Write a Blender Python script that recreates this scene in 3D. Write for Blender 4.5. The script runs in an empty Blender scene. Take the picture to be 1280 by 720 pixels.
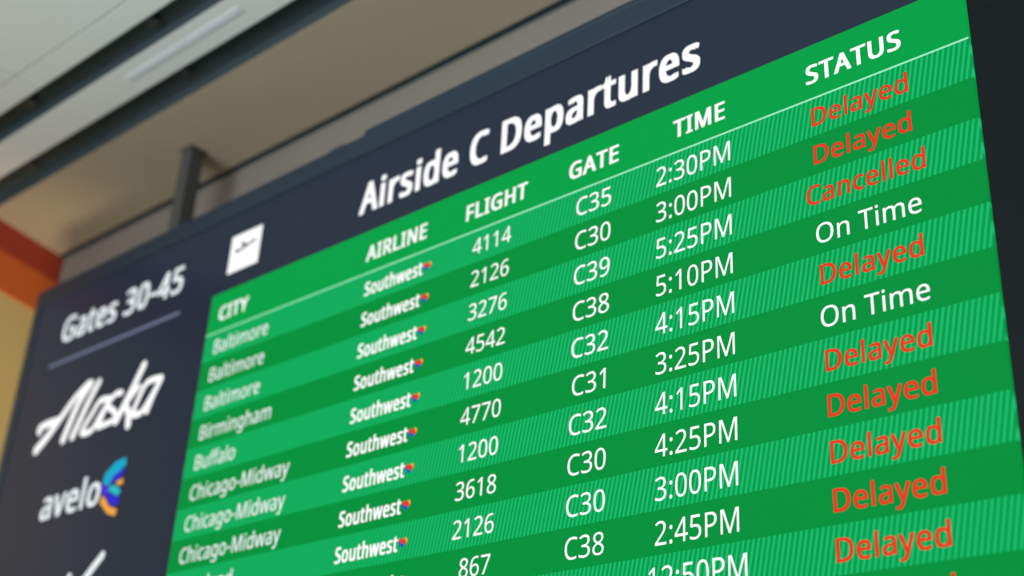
import bpy, math, random
import numpy as np
from mathutils import Matrix, Vector

# ------------------------------------------------------------------ units
# board units: X to the right along the board, Y down, Z away from the viewer; the green table is 1 unit = 2.4 m wide
S = 2.4
EYE = (1.32848, 0.72220, -0.86522)
def wp(X, Y, Z=0.0):
    return Vector((S * X, S * Z, 1.6 + S * (EYE[1] - Y)))

sc = bpy.context.scene
COL = sc.collection

# ------------------------------------------------------------------ camera
cam = bpy.data.cameras.new('camera')
camo = bpy.data.objects.new('camera', cam)
COL.objects.link(camo)
R = [[0.7462047, -0.0510813, 0.6637540], [-0.2600086, 0.8954965, 0.3612223], [-0.6128410, -0.4421275, 0.6549421]]
def dirw(r): return Vector((r[0], r[2], -r[1]))
cx, cy, cz = dirw(R[0]), -dirw(R[1]), -dirw(R[2])
M = Matrix.Identity(4)
for i in range(3):
    M[i][0], M[i][1], M[i][2] = cx[i], cy[i], cz[i]
M.translation = wp(*EYE)
camo.matrix_world = M
cam.sensor_width = 36.0
cam.lens = 1670.56 / 1280 * 36.0
cam.clip_start = 0.05
cam.dof.use_dof = True
cam.dof.focus_distance = 1.11 * S
cam.dof.aperture_fstop = 1.45
sc.camera = camo

# ------------------------------------------------------------------ world, lights, exposure
world = bpy.data.worlds.new('world')
sc.world = world
world.use_nodes = True
bg = world.node_tree.nodes['Background']
bg.inputs[0].default_value = (0.80, 0.92, 1.0, 1)
bg.inputs[1].default_value = 0.22

def area(name, loc, target, sx, sy, energy, col):
    l = bpy.data.lights.new(name, 'AREA')
    l.shape = 'RECTANGLE'; l.size = sx; l.size_y = sy; l.energy = energy; l.color = col
    o = bpy.data.objects.new(name, l); COL.objects.link(o)
    o.location = loc
    o.rotation_euler = (Vector(target) - Vector(loc)).to_track_quat('-Z', 'Y').to_euler()
    return o
area('cool_front_fill', (0.0, -6.0, 1.4), (0.0, 0.0, 3.6), 7.0, 2.6, 560, (0.82, 0.93, 1.0))  # added unseen broad cool light from the hall side, brightens the ceiling
def spot(name, loc, target, energy, col, angle, blend, radius):
    l = bpy.data.lights.new(name, 'SPOT'); l.energy = energy; l.color = col
    l.spot_size = math.radians(angle); l.spot_blend = blend; l.shadow_soft_size = radius
    o = bpy.data.objects.new(name, l); COL.objects.link(o); o.location = loc
    o.rotation_euler = (Vector(target) - Vector(loc)).to_track_quat('-Z', 'Y').to_euler()
    return o
spot('warm_wall_fill', (0.3, -0.9, 1.2), (-1.55, 0.12, 3.35), 300, (1.0, 0.82, 0.58), 36, 0.9, 0.25)  # added unseen warm spot to brighten the left wall

sc.view_settings.view_transform = 'Standard'
sc.view_settings.look = 'None'
sc.view_settings.gamma = 1.0
sc.view_settings.use_curve_mapping = False
sc.view_settings.exposure = 0.0

# ------------------------------------------------------------------ materials
def lin(c):
    c = c / 255.0
    return c / 12.92 if c <= 0.04045 else ((c + 0.055) / 1.055) ** 2.4
def rgb(r, g, b): return (lin(r), lin(g), lin(b), 1.0)

def new_mat(name):
    m = bpy.data.materials.new(name); m.use_nodes = True
    return m, m.node_tree, m.node_tree.nodes['Principled BSDF']

def paint(name, col, rough=0.6, spec=0.3, metal=0.0, vary=0.06, scale=3.0, bump=0.0, bscale=60.0):
    m, nt, p = new_mat(name)
    p.inputs['Roughness'].default_value = rough
    p.inputs['Specular IOR Level'].default_value = spec
    p.inputs['Metallic'].default_value = metal
    tc = nt.nodes.new('ShaderNodeTexCoord')
    n = nt.nodes.new('ShaderNodeTexNoise'); n.inputs['Scale'].default_value = scale; n.inputs['Detail'].default_value = 3
    nt.links.new(tc.outputs['Object'], n.inputs['Vector'])
    mx = nt.nodes.new('ShaderNodeMix'); mx.data_type = 'RGBA'
    nt.links.new(n.outputs['Fac'], mx.inputs['Factor'])
    mx.inputs[6].default_value = [c * (1 - vary) for c in col[:3]] + [1]
    mx.inputs[7].default_value = [min(1, c * (1 + vary)) for c in col[:3]] + [1]
    nt.links.new(mx.outputs[2], p.inputs['Base Color'])
    if bump > 0:
        n2 = nt.nodes.new('ShaderNodeTexNoise'); n2.inputs['Scale'].default_value = bscale
        nt.links.new(tc.outputs['Object'], n2.inputs['Vector'])
        b = nt.nodes.new('ShaderNodeBump'); b.inputs['Strength'].default_value = bump; b.inputs['Distance'].default_value = 0.002
        nt.links.new(n2.outputs['Fac'], b.inputs['Height']); nt.links.new(b.outputs['Normal'], p.inputs['Normal'])
    return m

def lcd(name, col, gloss=0.25, spec=0.02, strength=1.0):
    """lit picture elements behind a matt screen surface"""
    m, nt, p = new_mat(name)
    p.inputs['Base Color'].default_value = (0.002, 0.002, 0.002, 1)
    p.inputs['Roughness'].default_value = gloss
    p.inputs['Specular IOR Level'].default_value = spec
    p.inputs['Emission Color'].default_value = col
    p.inputs['Emission Strength'].default_value = strength
    return m

def striped(name, a, b, period, duty):
    """the light rows of the table are drawn as fine, slightly slanting bright and dark lines"""
    m = lcd(name, a); nt = m.node_tree; p = nt.nodes['Principled BSDF']
    tc = nt.nodes.new('ShaderNodeTexCoord')
    sx = nt.nodes.new('ShaderNodeSeparateXYZ'); nt.links.new(tc.outputs['Object'], sx.inputs[0])
    def mth(op, v, src=None, src2=None, clamp=False):
        n = nt.nodes.new('ShaderNodeMath'); n.operation = op; n.use_clamp = clamp
        if src is not None: nt.links.new(src, n.inputs[0])
        if src2 is not None: nt.links.new(src2, n.inputs[1])
        elif v is not None: n.inputs[1].default_value = v
        return n.outputs[0]
    t = mth('FRACT', None, mth('DIVIDE', period, mth('SUBTRACT', None, sx.outputs['X'], mth('MULTIPLY', 0.2, sx.outputs['Z']))))
    d = mth('ABSOLUTE', None, mth('SUBTRACT', 0.5, t))               # 0 at the line's middle
    k = mth('MULTIPLY', -5.0, mth('SUBTRACT', duty / 2, d))            # soft edge
    k = mth('ADD', 0.5, k, clamp=True)
    mx = nt.nodes.new('ShaderNodeMix'); mx.data_type = 'RGBA'
    nt.links.new(k, mx.inputs['Factor'])
    mx.inputs[6].default_value = a; mx.inputs[7].default_value = b
    nt.links.new(mx.outputs[2], p.inputs['Emission Color'])
    return m

MAT = dict(
    tan=paint('tan_ceiling_paint', (0.40, 0.33, 0.232, 1), 0.5, 0.3, vary=0.05, scale=1.2, bump=0.05),
    ceiling=paint('ceiling_paint', (0.72, 0.715, 0.69, 1), 0.45, 0.35, vary=0.05, scale=1.2, bump=0.05),
    slot=paint('dark_channel', (0.045, 0.064, 0.072, 1), 0.6, 0.3),
    bracket=paint('channel_bracket', (0.05, 0.056, 0.058, 1), 0.5, 0.4),
    back=paint('taupe_wall', (0.22, 0.19, 0.16, 1), 0.8, 0.2, bump=0.1),
    yellow=paint('ochre_wall', (0.62, 0.47, 0.20, 1), 0.75, 0.2, bump=0.1),
    orange=paint('orange_band', (0.62, 0.125, 0.025, 1), 0.6, 0.25, bump=0.05),
    red=paint('red_band', (0.36, 0.045, 0.022, 1), 0.6, 0.25, bump=0.05),
    floor=paint('concourse_floor', (0.42, 0.40, 0.37, 1), 0.35, 0.4, vary=0.12, scale=1.5),
    post=paint('grey_steel', (0.085, 0.083, 0.078, 1), 0.5, 0.4, metal=0.2),
    shell=paint('black_housing', (0.006, 0.008, 0.0085, 1), 0.5, 0.09, bump=0.04, bscale=200),
    bezel=paint('slate_bezel', (0.016, 0.029, 0.046, 1), 0.38, 0.3),
    navy=lcd('navy_screen', rgb(33, 43, 61), 0.22, 0.15),
    header=lcd('green_header', rgb(0, 161, 71)),
    dark=lcd('green_dark_row', rgb(0, 145, 61)),
    light=striped('green_striped_row', rgb(0, 153, 73), rgb(24, 192, 112), 0.004622 * S, 0.42),
    white=lcd('white_pixels', (1, 1, 1, 1), strength=1.05),
    soft=lcd('pale_pixels', rgb(238, 244, 246)),
    status_red=lcd('red_pixels', rgb(238, 58, 36)),
    line=lcd('pale_green_line', rgb(160, 240, 198)),
    rule=lcd('grey_rule', rgb(112, 116, 142)),
    glyph=lcd('grey_symbol', rgb(92, 96, 96)),
    glyph_pale=lcd('pale_symbol', rgb(225, 228, 228)),
    cyan=lcd('cyan_pixels', rgb(20, 170, 205)), blue=lcd('blue_pixels', rgb(52, 44, 205)),
    violet=lcd('violet_pixels', rgb(78, 52, 215)), teal=lcd('teal_pixels', rgb(40, 190, 200)),
    amber=lcd('amber_pixels', rgb(240, 165, 70)),
    heart_red=lcd('heart_red', rgb(226, 58, 50)), heart_blue=lcd('heart_blue', rgb(40, 85, 190)), heart_yellow=lcd('heart_yellow', rgb(250, 176, 60)),
    reflection_strip=lcd('reflection_glow', rgb(150, 150, 164), 0.6, 0.3),  # ceiling reflection put into a weak glow of its own
)
MAT['reflection_strip'].node_tree.nodes['Principled BSDF'].inputs['Base Color'].default_value = (0.5, 0.5, 0.52, 1)
MAT['reflection_strip'].node_tree.nodes['Principled BSDF'].inputs['Emission Strength'].default_value = 0.33

GLYPHS = \
{'-':(322,['40,229 40,307 282,307 282,229']),
'0':(572,['285,-10 211,1 152,33 107,88 86,130 70,178 58,232 51,292 49,358 52,432 59,498 73,556 91,606 116,648 148,682 186,706 232,720 285,725 358,714 418,682 464,628 485,587 502,539 514,485 521,425 523,358 520,285 512,219 499,161 480,110 455,68 423,34 385,10 339,-5', '285,65 333,73 371,97 399,137 419,194 430,268 434,358 430,447 419,520 399,577 371,618 333,642 285,650 236,642 198,618 171,577 152,520 141,447 137,358 141,268 152,195 171,138 198,97 236,73']),
'1':(572,['269,0 269,499 270,568 273,622 244,595 211,567 135,505 89,564 282,714 355,714 355,0']),
'2':(572,['48,0 48,73 235,262 326,358 382,440 393,468 399,498 401,529 397,565 385,595 366,618 340,635 310,646 275,649 242,647 211,641 184,631 103,581 56,640 153,699 190,713 231,721 275,724 337,718 390,702 433,674 465,636 485,589 491,534 488,497 481,463 468,430 404,333 308,231 159,84 159,80 520,80 520,0']),
'3':(572,['241,-10 137,-2 45,29 45,111 142,77 242,64 300,68 346,81 381,102 404,130 418,164 423,205 417,246 400,278 371,302 331,318 282,328 223,331 154,331 154,406 224,406 278,410 322,422 358,443 383,470 398,503 403,541 394,587 368,622 342,637 310,647 273,650 236,648 203,642 174,633 93,590 49,650 143,702 183,714 226,722 272,724 340,718 396,702 439,674 469,638 487,595 493,547 489,502 475,464 453,432 423,407 387,389 345,376 345,372 397,362 440,344 473,318 496,286 510,247 515,203 512,163 502,126 486,93 463,63 433,37 397,17 352,2 300,-7']),
'4':(572,['363,0 363,162 21,162 21,237 357,718 448,718 448,241 552,241 552,162 448,162 448,0', '107,241 363,241 363,466 364,554 368,624 364,624 344,583 321,546']),
'5':(572,['248,-10 145,0 63,29 63,112 151,78 249,65 298,69 341,82 376,103 403,132 420,171 425,219 420,262 406,298 382,327 348,347 302,360 246,364 182,359 124,349 80,377 107,714 465,714 465,634 182,634 165,427 211,434 275,438 343,432 402,414 450,383 486,341 508,290 515,228 507,159 484,101 445,53 391,18 326,-3']),
'6':(572,['298,-10 254,-6 213,5 175,24 141,51 112,85 88,128 69,179 59,238 55,305 69,456 80,505 96,550 117,592 144,629 178,661 217,688 264,708 319,720 382,724 429,722 470,715 470,640 430,649 384,652 341,649 302,642 269,629 241,612 216,591 197,566 180,538 168,507 158,474 143,363 149,363 176,395 213,423 243,436 278,444 318,447 376,441 426,422 468,390 500,348 519,294 525,230 518,161 498,102 463,54 418,18 363,-3', '297,64 336,69 370,82 399,105 421,136 434,178 438,230 434,272 423,308 404,338 377,360 342,374 300,378 256,373 218,359 187,336 164,309 149,279 144,247 161,162 182,123 212,92 250,71']),
'7':(572,['136,0 429,634 44,634 44,714 523,714 523,646 233,0']),
'8':(572,['288,-10 217,-4 158,12 111,40 77,79 56,126 49,182 54,228 70,267 124,329 197,373 164,394 135,419 109,446 88,476 76,513 72,554 75,589 84,620 100,647 121,670 146,689 176,704 209,715 246,722 285,724 344,719 395,704 439,680 472,646 492,604 499,553 494,513 480,478 431,422 363,378 443,331 501,269 517,230 522,185 515,129 494,82 459,42 411,13 355,-4', '289,412 376,465 396,488 408,517 412,550 403,594 377,626 351,641 320,650 284,653 250,650 219,641 193,626 167,594 158,550 162,516 176,488 223,446', '286,60 331,64 368,75 398,94 419,120 432,150 436,184 431,217 418,246 395,270 365,293 328,313 286,331 270,337 230,317 196,296 170,273 150,246 139,216 135,181 139,148 151,119 172,94 201,75 239,64']),
'9':(572,['192,-10 145,-8 102,0 102,75 190,62 234,65 272,72 306,85 334,102 358,123 378,147 394,175 407,206 417,240 431,350 425,350 398,318 362,291 331,278 296,270 255,267 198,273 148,292 107,323 75,366 56,420 50,483 53,531 63,574 79,612 100,645 127,673 158,695 194,711 234,721 278,724 322,720 363,709 401,690 435,663 464,628 488,585 506,535 516,476 520,409 506,258 495,209 479,164 457,123 431,85 397,53 358,26 310,6 255,-6', '274,336 319,341 357,356 388,378 412,405 426,435 431,467 414,552 393,591 363,622 338,638 310,647 278,650 239,645 205,632 177,609 155,577 141,535 137,484 141,441 152,405 171,375 197,354 231,340']),
':':(268,['133,414 90,430 77,451 72,482 77,514 90,535 133,550 178,535 191,514 196,482 191,451 178,430', '133,-14 90,2 77,23 72,54 77,86 90,106 133,121 178,106 191,86 196,54 191,23 178,2']),
'A':(639,['0,0 279,717 360,717 638,0 545,0 459,221 176,221 91,0', '206,301 432,301 352,517 342,546 328,590 318,624 302,563 287,517']),
'B':(650,['97,0 97,714 301,714 383,710 451,696 504,675 542,642 564,596 572,537 568,497 556,463 537,432 510,408 477,390 436,379 436,374 518,348 550,325 575,294 587,268 594,238 596,203 589,143 566,93 529,53 480,24 419,6 348,0', '187,410 319,410 374,413 416,423 445,439 464,462 475,492 479,527 474,563 461,591 438,611 404,626 360,634 305,637 187,637', '187,76 331,76 388,80 432,92 463,113 484,140 496,173 500,210 496,245 483,275 462,301 429,320 383,331 324,335 187,335']),
'C':(632,['389,-10 320,-5 260,10 207,35 162,69 126,112 98,163 77,222 65,287 61,358 65,427 79,491 101,549 131,599 170,642 217,678 272,703 334,719 404,724 476,719 542,705 601,682 565,606 492,633 403,645 332,636 271,611 222,568 185,510 163,440 156,357 163,274 183,204 217,147 265,103 327,78 402,69 491,77 573,97 573,19 490,-3']),
'D':(730,['97,0 97,714 317,714 386,710 448,696 504,674 553,643 593,604 626,557 650,501 664,437 669,364 665,295 653,234 634,179 606,132 570,92 528,59 479,33 424,15 363,4 296,0', '187,77 284,77 388,88 470,122 528,179 562,259 574,361 566,448 543,518 504,570 450,607 384,630 304,637 187,637']),
'E':(556,['97,0 97,714 496,714 496,635 187,635 187,412 478,412 478,334 187,334 187,79 496,79 496,0']),
'F':(519,['97,0 97,714 496,714 496,635 187,635 187,382 477,382 477,303 187,303 187,0']),
'G':(728,['403,-10 333,-5 271,10 216,35 169,68 131,111 101,162 79,220 65,285 61,357 66,428 81,493 105,551 139,602 181,644 232,679 290,704 357,719 431,724 545,713 644,682 610,604 525,633 426,645 347,636 280,611 226,568 187,510 163,440 155,357 158,302 167,252 182,206 204,166 233,132 269,105 312,84 364,72 424,68 504,73 564,85 564,297 407,297 407,377 654,377 654,27 537,-1']),
'H':(741,['97,0 97,714 187,714 187,412 553,412 553,714 643,714 643,0 553,0 553,333 187,333 187,0']),
'I':(339,['40,0 40,52 124,71 124,642 40,662 40,714 298,714 298,662 214,642 214,71 298,52 298,0']),
'L':(524,['97,0 97,714 187,714 187,80 499,80 499,0']),
'M':(907,['97,0 97,714 230,714 450,129 454,129 678,714 810,714 810,0 721,0 721,439 723,542 728,625 724,625 486,0 412,0 177,626 173,626 178,543 180,433 180,0']),
'N':(760,['97,0 97,714 201,714 582,123 586,123 584,171 581,241 579,311 579,714 663,714 663,0 558,0 176,593 172,593 178,506 180,399 180,0']),
'O':(781,['391,-10 321,-5 260,10 206,36 162,71 125,114 97,165 77,223 65,288 61,359 65,429 77,493 97,551 125,602 162,644 206,679 260,705 322,720 392,725 460,720 520,705 572,680 617,645 654,602 683,552 703,493 716,429 720,358 716,287 703,223 683,165 654,114 617,71 572,36 519,10 459,-5', '391,68 465,77 524,102 569,145 600,204 619,274 625,358 619,442 600,512 569,569 524,612 465,638 392,646 318,638 259,612 213,569 182,512 162,442 156,358 162,274 181,204 213,145 258,102 317,77']),
'P':(605,['97,0 97,714 286,714 371,708 439,690 490,659 526,617 547,566 554,504 551,465 542,429 528,393 506,361 476,334 439,310 392,292 335,282 269,278 187,278 187,0', '187,355 259,355 321,359 372,370 411,388 439,415 455,452 461,500 456,542 441,576 417,603 382,622 336,633 278,637 187,637']),
'R':(622,['97,0 97,714 294,714 375,708 440,692 490,664 526,624 547,573 554,511 552,475 545,443 533,416 509,382 479,356 411,320 607,0 502,0 329,295 187,295 187,0', '187,371 294,371 347,375 389,386 421,406 443,432 457,466 461,507 456,549 442,582 419,607 386,623 343,633 289,636 187,636']),
'S':(549,['247,-10 136,-1 51,24 51,110 141,81 251,68 300,71 340,82 372,99 394,122 408,150 412,183 397,242 346,286 244,330 188,354 142,381 107,411 81,447 65,491 60,542 63,578 73,611 89,640 111,664 138,685 170,702 206,714 245,722 288,724 396,713 485,684 457,607 376,634 286,645 245,642 211,632 185,617 159,583 151,541 166,481 215,438 307,397 414,347 440,329 462,308 479,284 492,257 500,226 502,191 494,132 471,83 433,43 382,14 320,-4']),
'T':(556,['233,0 233,635 10,635 10,714 545,714 545,635 323,635 323,0']),
'U':(731,['362,-10 280,-2 213,22 159,62 121,116 98,180 90,254 90,714 180,714 180,251 185,197 201,152 226,116 263,89 310,73 367,68 426,74 473,91 508,119 532,157 546,201 551,252 551,714 640,714 640,252 637,204 627,160 610,119 587,82 556,50 519,25 474,5 422,-6']),
'Y':(566,['238,0 238,273 0,714 98,714 283,363 469,714 566,714 328,277 328,0']),
'a':(561,['215,-10 169,-6 129,7 94,29 67,59 51,99 46,149 53,198 74,239 109,273 159,297 223,313 303,320 394,323 394,355 391,395 381,426 365,448 330,468 283,474 203,462 132,433 105,499 188,532 288,545 348,540 396,526 433,502 459,468 475,422 480,365 480,0 416,0 399,76 395,76 371,49 347,28 322,11 293,-1 257,-8', '235,61 278,65 315,78 348,99 373,128 388,167 393,214 393,262 314,259 254,254 208,243 176,227 147,193 137,148 144,109 165,82 196,66']),
'c':(480,['300,-10 254,-7 212,3 174,19 139,42 110,72 87,109 69,153 59,205 55,265 59,327 70,381 88,426 113,464 142,494 178,517 217,533 260,543 306,546 385,537 447,517 420,444 364,461 304,469 247,461 203,437 171,396 152,339 146,266 150,206 163,157 184,117 214,89 253,72 299,66 376,75 438,97 438,19 379,-2']),
'd':(615,['275,-10 213,-2 159,21 115,59 82,113 62,183 55,267 62,351 82,421 115,476 160,515 214,538 276,546 315,543 349,536 378,523 442,467 448,467 445,505 442,546 442,760 530,760 530,0 459,0 446,72 442,72 414,41 378,14 349,1 314,-7', '289,63 340,68 380,84 408,109 428,146 439,193 443,250 443,266 439,328 428,379 410,420 382,449 341,467 288,473 245,467 209,448 182,416 162,375 150,324 146,265 150,206 162,156 182,116 209,87 245,69']),
'e':(564,['313,-10 264,-7 219,4 178,21 142,45 112,76 88,113 69,158 59,208 55,264 58,320 68,370 85,415 107,454 135,486 168,512 205,531 247,542 292,546 336,543 375,533 411,516 441,493 466,465 487,431 501,393 510,351 513,304 513,251 146,251 152,195 168,149 193,113 226,86 268,70 317,65 407,75 489,102 489,25 408,-2', '148,321 421,321 417,363 407,400 390,431 365,455 332,469 291,474 252,470 219,456 192,433 170,403 156,366']),
'f':(344,['109,0 109,468 15,468 15,509 109,539 109,570 114,633 129,683 155,720 190,745 232,760 283,765 342,760 387,747 364,678 327,688 284,693 246,686 218,664 207,640 199,609 197,571 197,536 332,536 332,468 197,468 197,0']),
'g':(615,['290,-240 216,-236 152,-225 97,-206 97,-125 154,-148 220,-162 295,-167 338,-163 374,-149 404,-127 425,-96 439,-59 443,-16 443,5 444,39 446,71 442,71 400,26 344,-1 276,-10 212,-2 158,22 113,63 81,118 62,186 55,267 62,347 81,414 113,471 157,512 211,538 275,546 309,544 341,537 371,526 397,510 422,490 443,465 448,465 460,536 530,536 530,-9 524,-79 504,-137 471,-182 425,-214 365,-234', '289,62 338,67 377,81 407,106 428,140 440,187 444,246 444,267 440,333 427,386 406,424 376,451 336,467 287,472 246,466 211,448 183,419 162,378 150,327 146,266 150,205 162,155 182,115 211,85 246,68']),
'h':(618,['85,0 85,760 173,760 173,537 168,462 174,462 193,487 217,508 245,524 275,536 307,543 341,545 401,540 450,524 488,498 515,461 532,411 537,349 537,0 450,0 450,343 437,415 397,458 330,472 276,466 235,450 206,422 188,383 177,335 173,277 173,0']),
'i':(258,['130,625 93,639 82,656 78,681 82,706 93,723 130,737 166,723 177,706 181,681 177,656 166,639', '85,0 85,536 173,536 173,0']),
'l':(258,['85,0 85,760 173,760 173,0']),
'm':(935,['85,0 85,536 156,536 169,463 174,463 193,489 215,509 242,526 270,537 301,544 332,546 406,536 461,506 496,456 501,456 521,484 546,507 575,524 606,536 639,544 673,546 729,541 774,525 809,500 834,462 849,412 854,349 854,0 767,0 767,345 755,416 719,458 658,472 611,467 574,452 546,427 528,392 517,349 513,296 513,0 426,0 426,345 414,416 377,458 316,472 268,466 230,450 204,422 187,384 176,336 173,278 173,0']),
'n':(618,['85,0 85,536 156,536 169,463 174,463 194,489 218,509 246,526 277,537 310,544 343,546 402,541 450,525 488,500 515,462 532,412 537,349 537,0 450,0 450,343 437,415 397,458 330,472 277,466 236,450 207,422 188,384 177,336 173,278 173,0']),
'o':(605,['301,-10 255,-6 213,4 175,22 140,48 111,79 87,117 69,162 59,213 55,269 62,351 85,419 122,474 172,514 233,538 304,546 351,542 394,532 432,513 467,489 496,457 520,420 537,375 547,325 551,269 544,187 521,118 484,63 433,22 372,-2', '303,63 352,69 392,88 422,119 443,160 456,210 460,269 456,328 443,377 422,418 392,448 352,466 302,472 252,466 213,448 183,418 162,377 150,328 146,269 150,210 163,160 184,119 213,88 253,69']),
'p':(615,['85,-240 85,536 157,536 169,463 173,463 201,495 236,522 265,535 300,543 340,546 402,538 455,515 500,477 533,423 553,354 560,269 553,185 533,116 500,61 455,22 401,-2 339,-10 300,-7 266,0 237,14 173,68 167,68 171,25 173,-20 173,-240', '326,63 371,70 406,90 434,122 454,164 469,270 465,327 453,376 433,417 406,448 369,466 324,472 275,467 236,452 209,426 190,390 178,343 173,286 173,269 177,208 187,157 205,117 233,87 274,69']),
'r':(413,['85,0 85,536 157,536 167,438 171,438 190,466 212,491 238,514 267,532 299,542 335,546 368,545 398,540 387,459 359,464 329,466 289,460 252,444 220,416 194,381 183,352 175,321 173,286 173,0']),
's':(479,['220,-10 123,-1 52,24 52,104 129,75 222,61 263,63 295,71 319,83 342,108 349,140 338,176 299,208 217,244 128,284 71,332 56,364 51,404 57,446 76,481 107,509 147,530 196,542 252,546 343,536 423,510 393,440 322,464 246,474 198,470 164,456 142,436 135,409 148,372 192,342 273,307 360,267 415,219 429,187 434,148 428,100 408,61 376,30 333,8 281,-6']),
't':(361,['249,-10 172,4 139,24 114,55 102,82 94,116 92,156 92,468 16,468 16,510 93,545 128,659 180,659 180,536 335,536 335,468 180,468 180,158 186,115 204,86 230,68 264,62 305,66 339,73 339,6 299,-5']),
'u':(618,['274,-10 215,-5 166,11 128,36 101,74 84,123 79,185 79,536 168,536 168,191 181,120 221,77 287,63 340,69 381,85 411,113 430,151 441,199 445,257 445,536 533,536 533,0 461,0 448,71 444,71 424,46 400,25 372,9 341,-1 308,-8']),
'v':(508,['203,0 0,536 94,536 208,220 225,171 241,119 251,78 255,78 266,120 283,172 300,220 414,536 508,536 304,0']),
'w':(786,['158,1 11,537 102,537 176,251 197,164 211,91 215,91 225,133 237,186 251,235 346,537 442,537 534,235 555,161 570,92 574,92 587,161 610,251 685,537 775,537 626,1 523,1 431,303 408,383 394,445 390,445 377,383 354,302 258,1']),
'y':(510,['84,-240 42,-238 11,-232 11,-162 37,-166 70,-168 111,-161 144,-142 169,-112 189,-73 217,-2 1,536 95,536 211,231 238,155 256,85 260,85 278,151 306,232 415,536 510,536 279,-74 259,-121 234,-162 206,-195 173,-220 132,-235']),
' ':(260,[]),
}
# ------------------------------------------------------------------ helpers
def obj(name, verts, faces, mat, parent=None, mats=None, idx=None):
    me = bpy.data.meshes.new(name)
    me.from_pydata([tuple(v) for v in verts], [], faces)
    for m in (mats or [mat]): me.materials.append(m)
    if idx: me.polygons.foreach_set('material_index', idx)
    me.update()
    o = bpy.data.objects.new(name, me); COL.objects.link(o)
    if parent: o.parent = parent
    return o
def fix_normals(o):
    import bmesh
    bm = bmesh.new(); bm.from_mesh(o.data); bmesh.ops.recalc_face_normals(bm, faces=bm.faces); bm.to_mesh(o.data); bm.free()
def empty(name, loc=(0, 0, 0)):
    o = bpy.data.objects.new(name, None); COL.objects.link(o); o.location = loc; o.empty_display_size = 0.2
    return o
def tag(o, label, cat, group=None):
    o['label'] = label; o['category'] = cat
    if group: o['group'] = group
BOXF = [(0, 1, 3, 2), (4, 6, 7, 5), (0, 4, 5, 1), (2, 3, 7, 6), (0, 2, 6, 4), (1, 5, 7, 3)]
def box_v(X0, X1, Y0, Y1, Z0, Z1, org):
    return [wp(X, Y, Z) - org for X in (X0, X1) for Y in (Y0, Y1) for Z in (Z0, Z1)]
def box(name, X0, X1, Y0, Y1, Z0, Z1, mat, parent=None, org=Vector(), bevel=0.0):
    o = obj(name, box_v(X0, X1, Y0, Y1, Z0, Z1, org), BOXF, mat, parent); fix_normals(o)
    if bevel:
        b = o.modifiers.new('bevel', 'BEVEL'); b.width = bevel; b.segments = 2; b.limit_method = 'ANGLE'
    return o
def boxes(name, L, mat, parent=None, org=Vector(), bevel=0.0):
    v, f = [], []
    for a in L:
        n = len(v); v += box_v(*a, org); f += [tuple(i + n for i in q) for q in BOXF]
    o = obj(name, v, f, mat, parent); fix_normals(o)
    if bevel:
        b = o.modifiers.new('bevel', 'BEVEL'); b.width = bevel; b.segments = 2; b.limit_method = 'ANGLE'
    return o
def structure(o): o['kind'] = 'structure'; return o

# ------------------------------------------------------------------ large structure
CE = -0.316                                   # ceiling plane
ceil = structure(empty('ceiling'))
TH = 0.02
XL, XR = -1.6, 2.2
G = 0.0022
panels = [                                    # X0, X1, Z0, Z1
    (XL, -0.232, -0.220 + G, -0.183), (-0.232 + G, XR, -0.220 + G, -0.183),
    (XL, -0.232, -0.52, -0.220), (-0.232 + G, XR, -0.52, -0.220),
    (XL, -0.232, -0.90, -0.52 - G), (-0.232 + G, XR, -0.90, -0.52 - G), (XL, XR, -1.9, -0.90 - G),
    (XL, XR, -0.143, -0.089), (XL, XR, -0.042, 0.1145)]                                      # the last one is painted tan
for (x0, x1, z0, z1) in panels:
    box('ceiling_panel', x0, x1, CE - TH, CE, z0, z1, MAT['tan' if z1 > 0.1 else 'ceiling'], ceil, bevel=0.001)
def channel(z0, z1, d, name):
    t = 0.004
    return boxes(name, [(XL, XR, CE - d - t, CE - d, z0 - t, z1 + t), (XL, XR, CE - d, CE - 0.0004, z0 + 0.0002, z0 + 0.002), (XL, XR, CE - d, CE - 0.0004, z1 - 0.002, z1 - 0.0002)], MAT['slot'], ceil)
for (z0, z1, spots) in ((-0.183, -0.143, (0.0, -0.30, 0.36)), (-0.089, -0.042, (-0.06, -0.46, 0.34))):
    c = channel(z0, z1, 0.018, 'ceiling_slot')
    for x in spots:
        box('slot_bracket', x, x + 0.022, CE - 0.016, CE - 0.008, z0, z0 + 0.022, MAT['bracket'], c, bevel=0.003)
channel(0.1145, 0.1265, 0.03, 'shadow_gap')
slab = boxes('ceiling_slab', [(XL - .05, XR + .05, CE - 0.075, CE - 0.06, -1.95, 0.20)], MAT['slot'], ceil)

box_back = structure(box('wall_back', -0.70, XR, CE + 0.0, EYE[1] + 1.6 / S, 0.1265, 0.19, MAT['back']))
# left wall runs a little askew to the board
P1 = Vector((-0.636, -0.017)); P2 = Vector((-0.675, 0.123)); D = (P2 - P1).normalized()
A0 = P1 - D * 1.3; A1 = P1 + D * 0.152
NRM = Vector((D.y, -D.x))                     # towards the hall (+X)
def wall_slab(name, y0, y1, proud, mat, back=0.06, parent=None, a0=A0, a1=A1):
    q0, q1 = a0 + NRM * proud, a1 + NRM * proud
    r0, r1 = a0 - NRM * back, a1 - NRM * back
    v = [wp(p.x, y, p.y) for y in (y0, y1) for p in (q0, q1, r1, r0)]
    o = obj(name, v, [(0, 1, 2, 3), (4, 7, 6, 5), (0, 4, 5, 1), (1, 5, 6, 2), (2, 6, 7, 3), (3, 7, 4, 0)], mat, parent)
    fix_normals(o); return o
FL = EYE[1] + 1.6 / S
structure(wall_slab('wall_left', -0.2003, FL, 0.0, MAT['yellow']))
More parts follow.
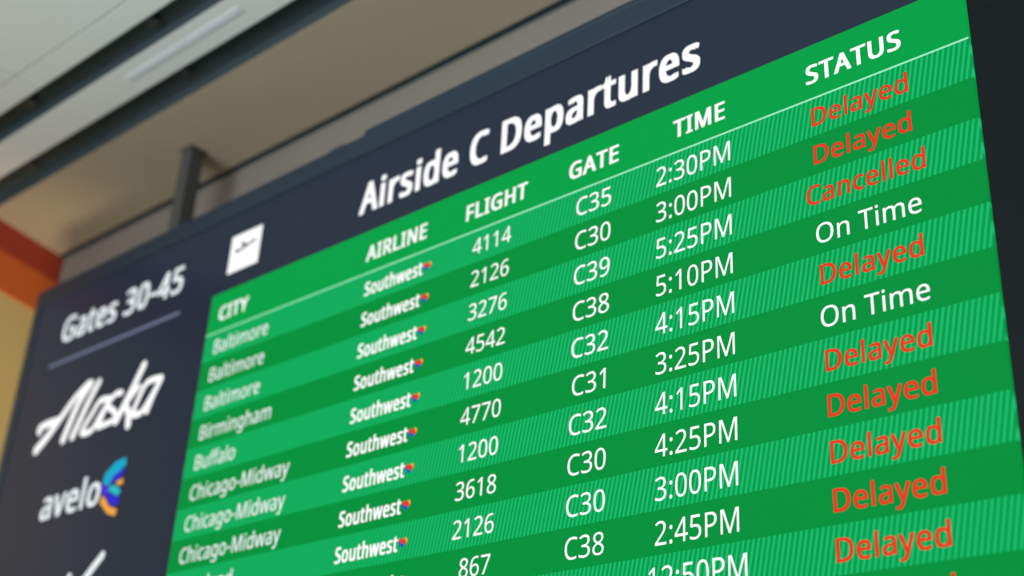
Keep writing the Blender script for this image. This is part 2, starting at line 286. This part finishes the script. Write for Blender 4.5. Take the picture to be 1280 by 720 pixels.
band = structure(wall_slab('trim_1', -0.266, -0.2003, 0.004, MAT['orange']))
wall_slab('upper_strip', CE, -0.266, 0.0035, MAT['red'], parent=band)
structure(box('floor', XL, XR, FL, FL + 0.03, -3.2, 0.19, MAT['floor']))

# ------------------------------------------------------------------ mounting post
ORG = wp(-0.192, CE, 0.05)
post = empty('mounting_post', ORG)
tag(post, 'square grey steel post hanging from the ceiling down to the black flight board', 'post')
h = 0.0125
o = box('post_tube', -0.192 - h, -0.192 + h, CE + 0.002, -0.1392, 0.05 - h, 0.05 + h, MAT['post'], post, ORG, bevel=0.006)
o = box('ceiling_plate', -0.192 - h * 1.18, -0.192 + h * 1.18, CE, CE + 0.002, 0.05 - h * 1.18, 0.05 + h * 1.18, MAT['post'], post, ORG, bevel=0.003)

# ------------------------------------------------------------------ reflection streak on the ceiling, built as faintly glowing strips
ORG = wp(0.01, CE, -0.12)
streak = empty('ceiling_reflection', ORG)
tag(streak, 'slim pale reflection on the ceiling strip between the two dark slots, shaped as glowing strips', 'light')  # category 'light' stands here for the ceiling reflection, not a lamp
boxes('reflection_base', [(-0.112, 0.140, CE, CE + 0.0006, -0.1255, -0.1125)], MAT['ceiling'], streak, ORG)
box('reflection_strip', -0.109, 0.020, CE + 0.0006, CE + 0.0016, -0.1240, -0.1150, MAT['reflection_strip'], streak, ORG, bevel=0.003)
box('reflection_strip', 0.026, 0.137, CE + 0.0006, CE + 0.0016, -0.1240, -0.1150, MAT['reflection_strip'], streak, ORG, bevel=0.003)

# ------------------------------------------------------------------ lettering
def poly_mesh(contours):
    """fill closed outlines (holes included) and give back vertices and triangles"""
    cu = bpy.data.curves.new('outline', 'CURVE'); cu.dimensions = '2D'; cu.fill_mode = 'BOTH'
    for c in contours:
        s = cu.splines.new('POLY'); s.points.add(len(c) - 1); s.use_cyclic_u = True
        for p, q in zip(s.points, c): p.co = (q[0], q[1], 0, 1)
    o = bpy.data.objects.new('outline', cu)
    me = bpy.data.meshes.new_from_object(o)
    v = [(p.co.x, p.co.y) for p in me.vertices]; f = [tuple(p.vertices) for p in me.polygons]
    bpy.data.objects.remove(o); bpy.data.curves.remove(cu); bpy.data.meshes.remove(me)
    return v, f
CACHE = {}
def glyph(ch, bold):
    k = (ch, bold)
    if k not in CACHE:
        adv, cs = GLYPHS[ch]
        cs = [[tuple(map(float, p.split(','))) for p in c.split()] for c in cs]
        v, f = poly_mesh(cs) if cs else ([], [])
        if bold:                              # a heavier cut: the same sign laid down four times a little apart
            n = len(v); V, F = [], []
            for j, (a, b) in enumerate(((-1, -.4), (1, -.4), (-1, .4), (1, .4))):
                V += [(x + a * bold, y + b * bold) for x, y in v]; F += [tuple(i + n * j for i in q) for q in f]
            v, f = V, F
        CACHE[k] = (adv + bold * 1.5, v, f)
    return CACHE[k]
ZT = -0.0008
def layout(text, bold):
    x = 0; V, F = [], []
    for ch in text:
        adv, v, f = glyph(ch, bold); n = len(V)
        V += [(x + a, b) for a, b in v]; F += [tuple(i + n for i in t) for t in f]
        x += adv
    x0 = min(v[0] for v in V); x1 = max(v[0] for v in V)
    return [(a - x0, b) for a, b in V], F, x1 - x0
def write(name, text, parent, base, cap, mat, left=None, center=None, width=None, xs=0.94, bold=0, z=ZT):
    """lettering on the board's face: base = baseline, cap = height of a capital, all in board units"""
    V, F, w = layout(text, bold)
    k = cap / 714.0
    kx = width / w if width else k * xs
    x0 = left if left is not None else center - kx * w / 2
    o = obj(name, [wp(x0 + a * kx, base - b * k, z) - BORG for a, b in V], F, mat, parent)
    face(o); return o
def face(o):
    """turn flat artwork to look out of the board"""
    me = o.data
    if len(me.polygons) and me.polygons[0].normal.y > 0: me.flip_normals()
def art(name, polys, parent, mats, z=ZT, per=None):
    V, F, I = [], [], []
    for j, c in enumerate(polys):
        v, f = poly_mesh([c]); n = len(V)
        V += [wp(a, b, z - 0.00002 * j) - BORG for a, b in v]; F += [tuple(i + n for i in t) for t in f]
        I += [per[j] if per else 0] * len(f)
    o = obj(name, V, F, None, parent, mats=mats, idx=I); face(o)
    return o
def stroke(pts, w0, w1=None, n=5):
    """outline of a brush stroke through pts, rounded, w0 wide at the start and w1 at the end"""
    w1 = w0 if w1 is None else w1
    P = []
    m = len(pts)
    for i in range(m - 1):                    # Catmull-Rom
        p0, p1, p2, p3 = (Vector(pts[max(0, min(m - 1, i + k))]) for k in (-1, 0, 1, 2))
        for j in range(n):
            t = j / n
            P.append(0.5 * ((2 * p1) + (p2 - p0) * t + (2 * p0 - 5 * p1 + 4 * p2 - p3) * t * t + (3 * p1 - p0 - 3 * p2 + p3) * t ** 3))
    P.append(Vector(pts[-1]))
    L, Rr = [], []
    for i, p in enumerate(P):
        d = (P[min(i + 1, len(P) - 1)] - P[max(i - 1, 0)]).normalized()
        w = (w0 + (w1 - w0) * i / (len(P) - 1)) / 2
        nn = Vector((-d.y, d.x)) * w
        L.append(p + nn); Rr.append(p - nn)
    d0 = (P[0] - P[1]).normalized() * w0 * 0.4; d1 = (P[-1] - P[-2]).normalized() * w1 * 0.4
    q = [P[0] + d0] + L + [P[-1] + d1] + Rr[::-1]
    return q
def strokes_obj(name, L, parent, mat, z=ZT):
    V, F = [], []
    for j, (pts, w0, w1) in enumerate(L):     # as strips, so a stroke may cross itself
        q = stroke(pts, w0, w1); n = len(V); m = (len(q) - 2) // 2
        V += [wp(p[0], p[1], z - 0.00002 * j) - BORG for p in q]
        l = [n + 1 + i for i in range(m)]; r = [n + 2 * m + 1 - i for i in range(m)]
        F += [(n, l[0], r[0])] + [(l[i], l[i + 1], r[i + 1], r[i]) for i in range(m - 1)] + [(l[-1], n + m + 1, r[-1])]
    o = obj(name, V, F, mat, parent); face(o); return o

# ------------------------------------------------------------------ departures board
BORG = wp(0.3, 0.55, 0.04)
board = empty('departures_board', BORG)
tag(board, 'large black departures board with a green timetable of flights, hung below the ceiling', 'departure board')
HT, PITCH, NROW = 0.0558, 0.037573, 12
BOT = HT + PITCH * NROW
TOP, LEFT, RIGHT = -0.139, -0.4712, 1.13
box('housing', LEFT, RIGHT, TOP, BOT + 0.04, 0.004, 0.082, MAT['shell'], board, BORG, bevel=0.006)
box('top_cover', 0.264, RIGHT, -0.1462, TOP + 0.001, -0.002, 0.082, MAT['bezel'], board, BORG, bevel=0.004)
box('cover_clip', 0.196, 0.222, -0.1452, TOP + 0.001, 0.002, 0.03, MAT['bezel'], board, BORG, bevel=0.003)
box('post_bracket', -0.325, -0.165, -0.150, TOP + 0.001, 0.020, 0.036, MAT['bezel'], board, BORG, bevel=0.003)
bw = 0.028
boxes('bezel', [(LEFT, RIGHT, TOP, TOP + bw, -0.0022, 0.0045), (LEFT, LEFT + 0.018, TOP + bw, BOT + 0.012, -0.0022, 0.0045),
                (LEFT, RIGHT, BOT + 0.012, BOT + 0.04, -0.0022, 0.0045)], MAT['bezel'], board, BORG, bevel=0.003)
box('side_panel', 1.0018, RIGHT, TOP + bw, BOT + 0.012, -0.0012, 0.0045, MAT['shell'], board, BORG, bevel=0.002)

# screens: each a thin sheet whose picture is drawn in flat lit shapes
def sheet(name, X0, X1, Y0, Y1, mat, z=0.0, parent=board):
    return box(name, X0, X1, Y0, Y1, z, 0.0045, mat, parent, BORG)
gates = sheet('gates_screen', LEFT + 0.018, -0.0005, TOP + bw, BOT + 0.012, MAT['navy'])
head = sheet('title_screen', -0.0005, 1.0018, TOP + bw, -0.0003, MAT['navy'])
sheet('screen_foot', -0.0005, 1.0018, BOT, BOT + 0.012, MAT['navy'])

write('title_text', 'Airside C Departures', head, -0.0275, 0.0390, MAT['white'], left=0.2705, width=0.4745, bold=43)
art('departure_icon', [[(0.0235, -0.0775), (0.0850, -0.0775), (0.0850, -0.0238), (0.0235, -0.0238)]], head, [MAT['white']])
art('airplane_symbol', [
    [(0.0325, -0.0570), (0.0345, -0.0575), (0.0395, -0.0545), (0.0500, -0.0565), (0.0435, -0.0640), (0.0465, -0.0645), (0.0580, -0.0580),
     (0.0715, -0.0612), (0.0765, -0.0600), (0.0755, -0.0580), (0.0400, -0.0500), (0.0370, -0.0510)],
    [(0.0330, -0.0400), (0.0760, -0.0400), (0.0760, -0.0380), (0.0330, -0.0380)]], head, [MAT['glyph'], MAT['glyph_pale']], z=ZT - 0.0003, per=[0, 1])

# left-hand column of airlines
write('gate_range_text', 'Gates 30-45', gates, -0.0300, 0.0385, MAT['soft'], left=-0.3700, width=0.2950, bold=36)
art('rule_line', [[(-0.3895, 0.0006), (-0.0703, 0.0006), (-0.0703, 0.0056), (-0.3895, 0.0056)]], gates, [MAT['rule']])
w = 0.0125
strokes_obj('script_logo', [
    ([(-0.3727, 0.1081), (-0.3761, 0.0998), (-0.3581, 0.0975), (-0.3236, 0.0983)], w * .8, w),
    ([(-0.3748, 0.1342), (-0.3502, 0.1184), (-0.3256, 0.0983), (-0.2952, 0.0727), (-0.2641, 0.0556)], w * 1.2, w * .8),
    ([(-0.2574, 0.0573), (-0.2831, 0.0846), (-0.3046, 0.1333)], w, w * 1.1),
    ([(-0.2375, 0.0597), (-0.2580, 0.0901), (-0.2811, 0.1336)], w * .9, w),
    ([(-0.2003, 0.0940), (-0.2252, 0.0918), (-0.2406, 0.1074), (-0.2568, 0.1263), (-0.2527, 0.1327), (-0.2324, 0.1313), (-0.2163, 0.1127), (-0.2003, 0.0940)], w * .75, w * .75),
    ([(-0.2003, 0.0940), (-0.2123, 0.1135), (-0.2179, 0.1321)], w * .8, w * .8),
    ([(-0.1736, 0.0916), (-0.1903, 0.0907), (-0.2027, 0.1035), (-0.1823, 0.1178), (-0.1836, 0.1284), (-0.2139, 0.1308)], w * .7, w * .7),
    ([(-0.1312, 0.0600), (-0.1501, 0.0921), (-0.1766, 0.1332)], w, w),
    ([(-0.1329, 0.0907), (-0.1570, 0.1103), (-0.1488, 0.1251), (-0.1435, 0.1455)], w * .6, w),
    ([(-0.0843, 0.0912), (-0.1155, 0.0903), (-0.1295, 0.1077), (-0.1375, 0.1275), (-0.1327, 0.1318), (-0.1173, 0.1308), (-0.1016, 0.1140), (-0.0843, 0.0912)], w * .75, w * .75),
    ([(-0.0843, 0.0912), (-0.0980, 0.1148), (-0.1059, 0.1343)], w * .8, w * .8)], gates, MAT['white'])
write('rounded_logo_text', 'avelo', gates, 0.2425, 0.0400, MAT['soft'], left=-0.3230, width=0.1420, bold=30)
EMB = [
    [(-0.1339, 0.1887), (-0.1554, 0.1904), (-0.1764, 0.2029), (-0.1792, 0.2155), (-0.1618, 0.2218), (-0.1581, 0.2119), (-0.1306, 0.1991)],
    [(-0.1322, 0.2029), (-0.1551, 0.2084), (-0.1626, 0.2192), (-0.1464, 0.2181), (-0.1329, 0.2092)],
    [(-0.1319, 0.2167), (-0.1474, 0.2195), (-0.1400, 0.2253), (-0.1303, 0.2242)],
    [(-0.1774, 0.2166), (-0.1782, 0.2271), (-0.1658, 0.2349), (-0.1578, 0.2322), (-0.1647, 0.2213)],
    [(-0.1690, 0.2335), (-0.1482, 0.2506), (-0.1318, 0.2510), (-0.1330, 0.2413), (-0.1523, 0.2340)],
    [(-0.1576, 0.2217), (-0.1610, 0.2284), (-0.1383, 0.2391), (-0.1314, 0.2336), (-0.1444, 0.2246)],
    [(-0.1747, 0.2334), (-0.1768, 0.2419), (-0.1533, 0.2601), (-0.1351, 0.2659), (-0.1325, 0.2572), (-0.1523, 0.2507), (-0.1676, 0.2362)]]
e = art('swoosh_emblem', EMB, gates, [MAT[k] for k in ('cyan', 'blue', 'amber', 'violet', 'blue', 'teal', 'amber')], per=list(range(7)))
e['label'] = 'multicoloured swoosh emblem beside the rounded lettering'
strokes_obj('tick_logo', [([(-0.1449, 0.3125), (-0.1785, 0.3403), (-0.2034, 0.3661)], 0.011, 0.013), ([(-0.2162, 0.3300), (-0.2120, 0.3480), (-0.2034, 0.3661)], 0.010, 0.012)], gates, MAT['soft'])

# column titles
titles = sheet('column_header', 0.0, 1.0, 0.0, HT, MAT['header'], z=-0.0004)
for t, x0, x1 in (('CITY', .0212, .0790), ('AIRLINE', .2925, .3890), ('FLIGHT', .4478, .5335), ('GATE', .5885, .6500), ('TIME', .7140, .7710), ('STATUS', .8545, .9435)):
    write('column_title', t, titles, 0.0398, 0.0184, MAT['white'], left=x0, width=x1 - x0, bold=34)
art('header_line', [[(0.0, HT - 0.0009), (1.0, HT - 0.0009), (1.0, HT + 0.0009), (0.0, HT + 0.0009)]], titles, [MAT['line']])

ROWS = [('Baltimore', '4114', 'C35', '2:30PM', 'Delayed'), ('Baltimore', '2126', 'C30', '3:00PM', 'Delayed'), ('Baltimore', '3276', 'C39', '5:25PM', 'Cancelled'),
        ('Birmingham', '4542', 'C38', '5:10PM', 'On Time'), ('Buffalo', '1200', 'C32', '4:15PM', 'Delayed'), ('Chicago-Midway', '4770', 'C31', '3:25PM', 'On Time'),
        ('Chicago-Midway', '1200', 'C32', '4:15PM', 'Delayed'), ('Chicago-Midway', '3618', 'C30', '4:25PM', 'Delayed'), ('Cleveland', '2126', 'C30', '3:00PM', 'Delayed'),
        (None, '867', 'C38', '2:45PM', 'Delayed'), (None, None, None, '12:50PM', 'Delayed'), (None, None, None, None, 'Delayed')]
def heart(cx, cy, r):
    pts = []
    for i in range(22):
        t = 2 * math.pi * i / 22
        pts.append((cx + r * math.sin(t) ** 3, cy - r * (13 * math.cos(t) - 5 * math.cos(2 * t) - 2 * math.cos(3 * t) - math.cos(4 * t)) / 16.0))
    return pts
def clip(poly, a, b, c):                      # keep a*x + b*y >= c
    out = []
    for i in range(len(poly)):
        p, q = poly[i - 1], poly[i]
        fp, fq = a * p[0] + b * p[1] - c, a * q[0] + b * q[1] - c
        if (fp >= 0) != (fq >= 0):
            t = fp / (fp - fq); out.append((p[0] + (q[0] - p[0]) * t, p[1] + (q[1] - p[1]) * t))
        if fq >= 0: out.append(q)
    return out
for i, (city, num, gate, tm, st) in enumerate(ROWS):
    y0 = HT + PITCH * i; base = y0 + 0.0287
    row = sheet('flight_row', 0.0, 1.0, y0, y0 + PITCH, MAT['light' if i % 2 == 0 else 'dark'], z=-0.0004)
    lw = [w_ for w_ in (city, ('flight ' + num) if num else None, tm, st) if w_]
    row['label'] = ('pale striped green' if i % 2 == 0 else 'plain dark green') + ' timetable row reading ' + ' '.join(lw)
    if city: write('city_name', city, row, base + 0.0005, 0.0180, MAT['soft'], left=0.0216, xs=0.91, bold=10)
    if num:
        write('airline_logo', 'Southwest', row, base - 0.0005, 0.0160, MAT['white'], left=0.2960, width=0.0915, bold=38)
        hx, hy, hr = 0.3945, y0 + 0.0205, 0.0062
        H = heart(hx, hy, hr)
        red = clip(H, 0.45, -1, 0.45 * hx - hy - 0.0012)
        rest = clip(H, -0.45, 1, -0.45 * hx + hy + 0.0012)
        yel = clip(H, 1, -0.55, hx - 0.55 * hy + 0.0046)
        art('heart_emblem', [rest, red, yel], row, [MAT['heart_blue'], MAT['heart_red'], MAT['heart_yellow']], per=[0, 1, 2], z=ZT - 0.0001)
        write('flight_number', num, row, base - 0.0005, 0.0180, MAT['white'], center=0.4875 if len(num) == 4 else 0.4925)
    if gate: write('gate_number', gate, row, base + 0.0002, 0.0195, MAT['white'], center=0.6205)
    if tm: write('departure_time', tm, row, base + 0.0012, 0.0200, MAT['white'], center=0.7352, xs=0.86)
    if st: write('flight_status', st, row, base - 0.0005, 0.0178, MAT['white' if st == 'On Time' else 'status_red'], center=0.9020, width={'Delayed': .0885, 'Cancelled': .1055, 'On Time': .0920}[st], bold=4 if st == 'On Time' else 18)
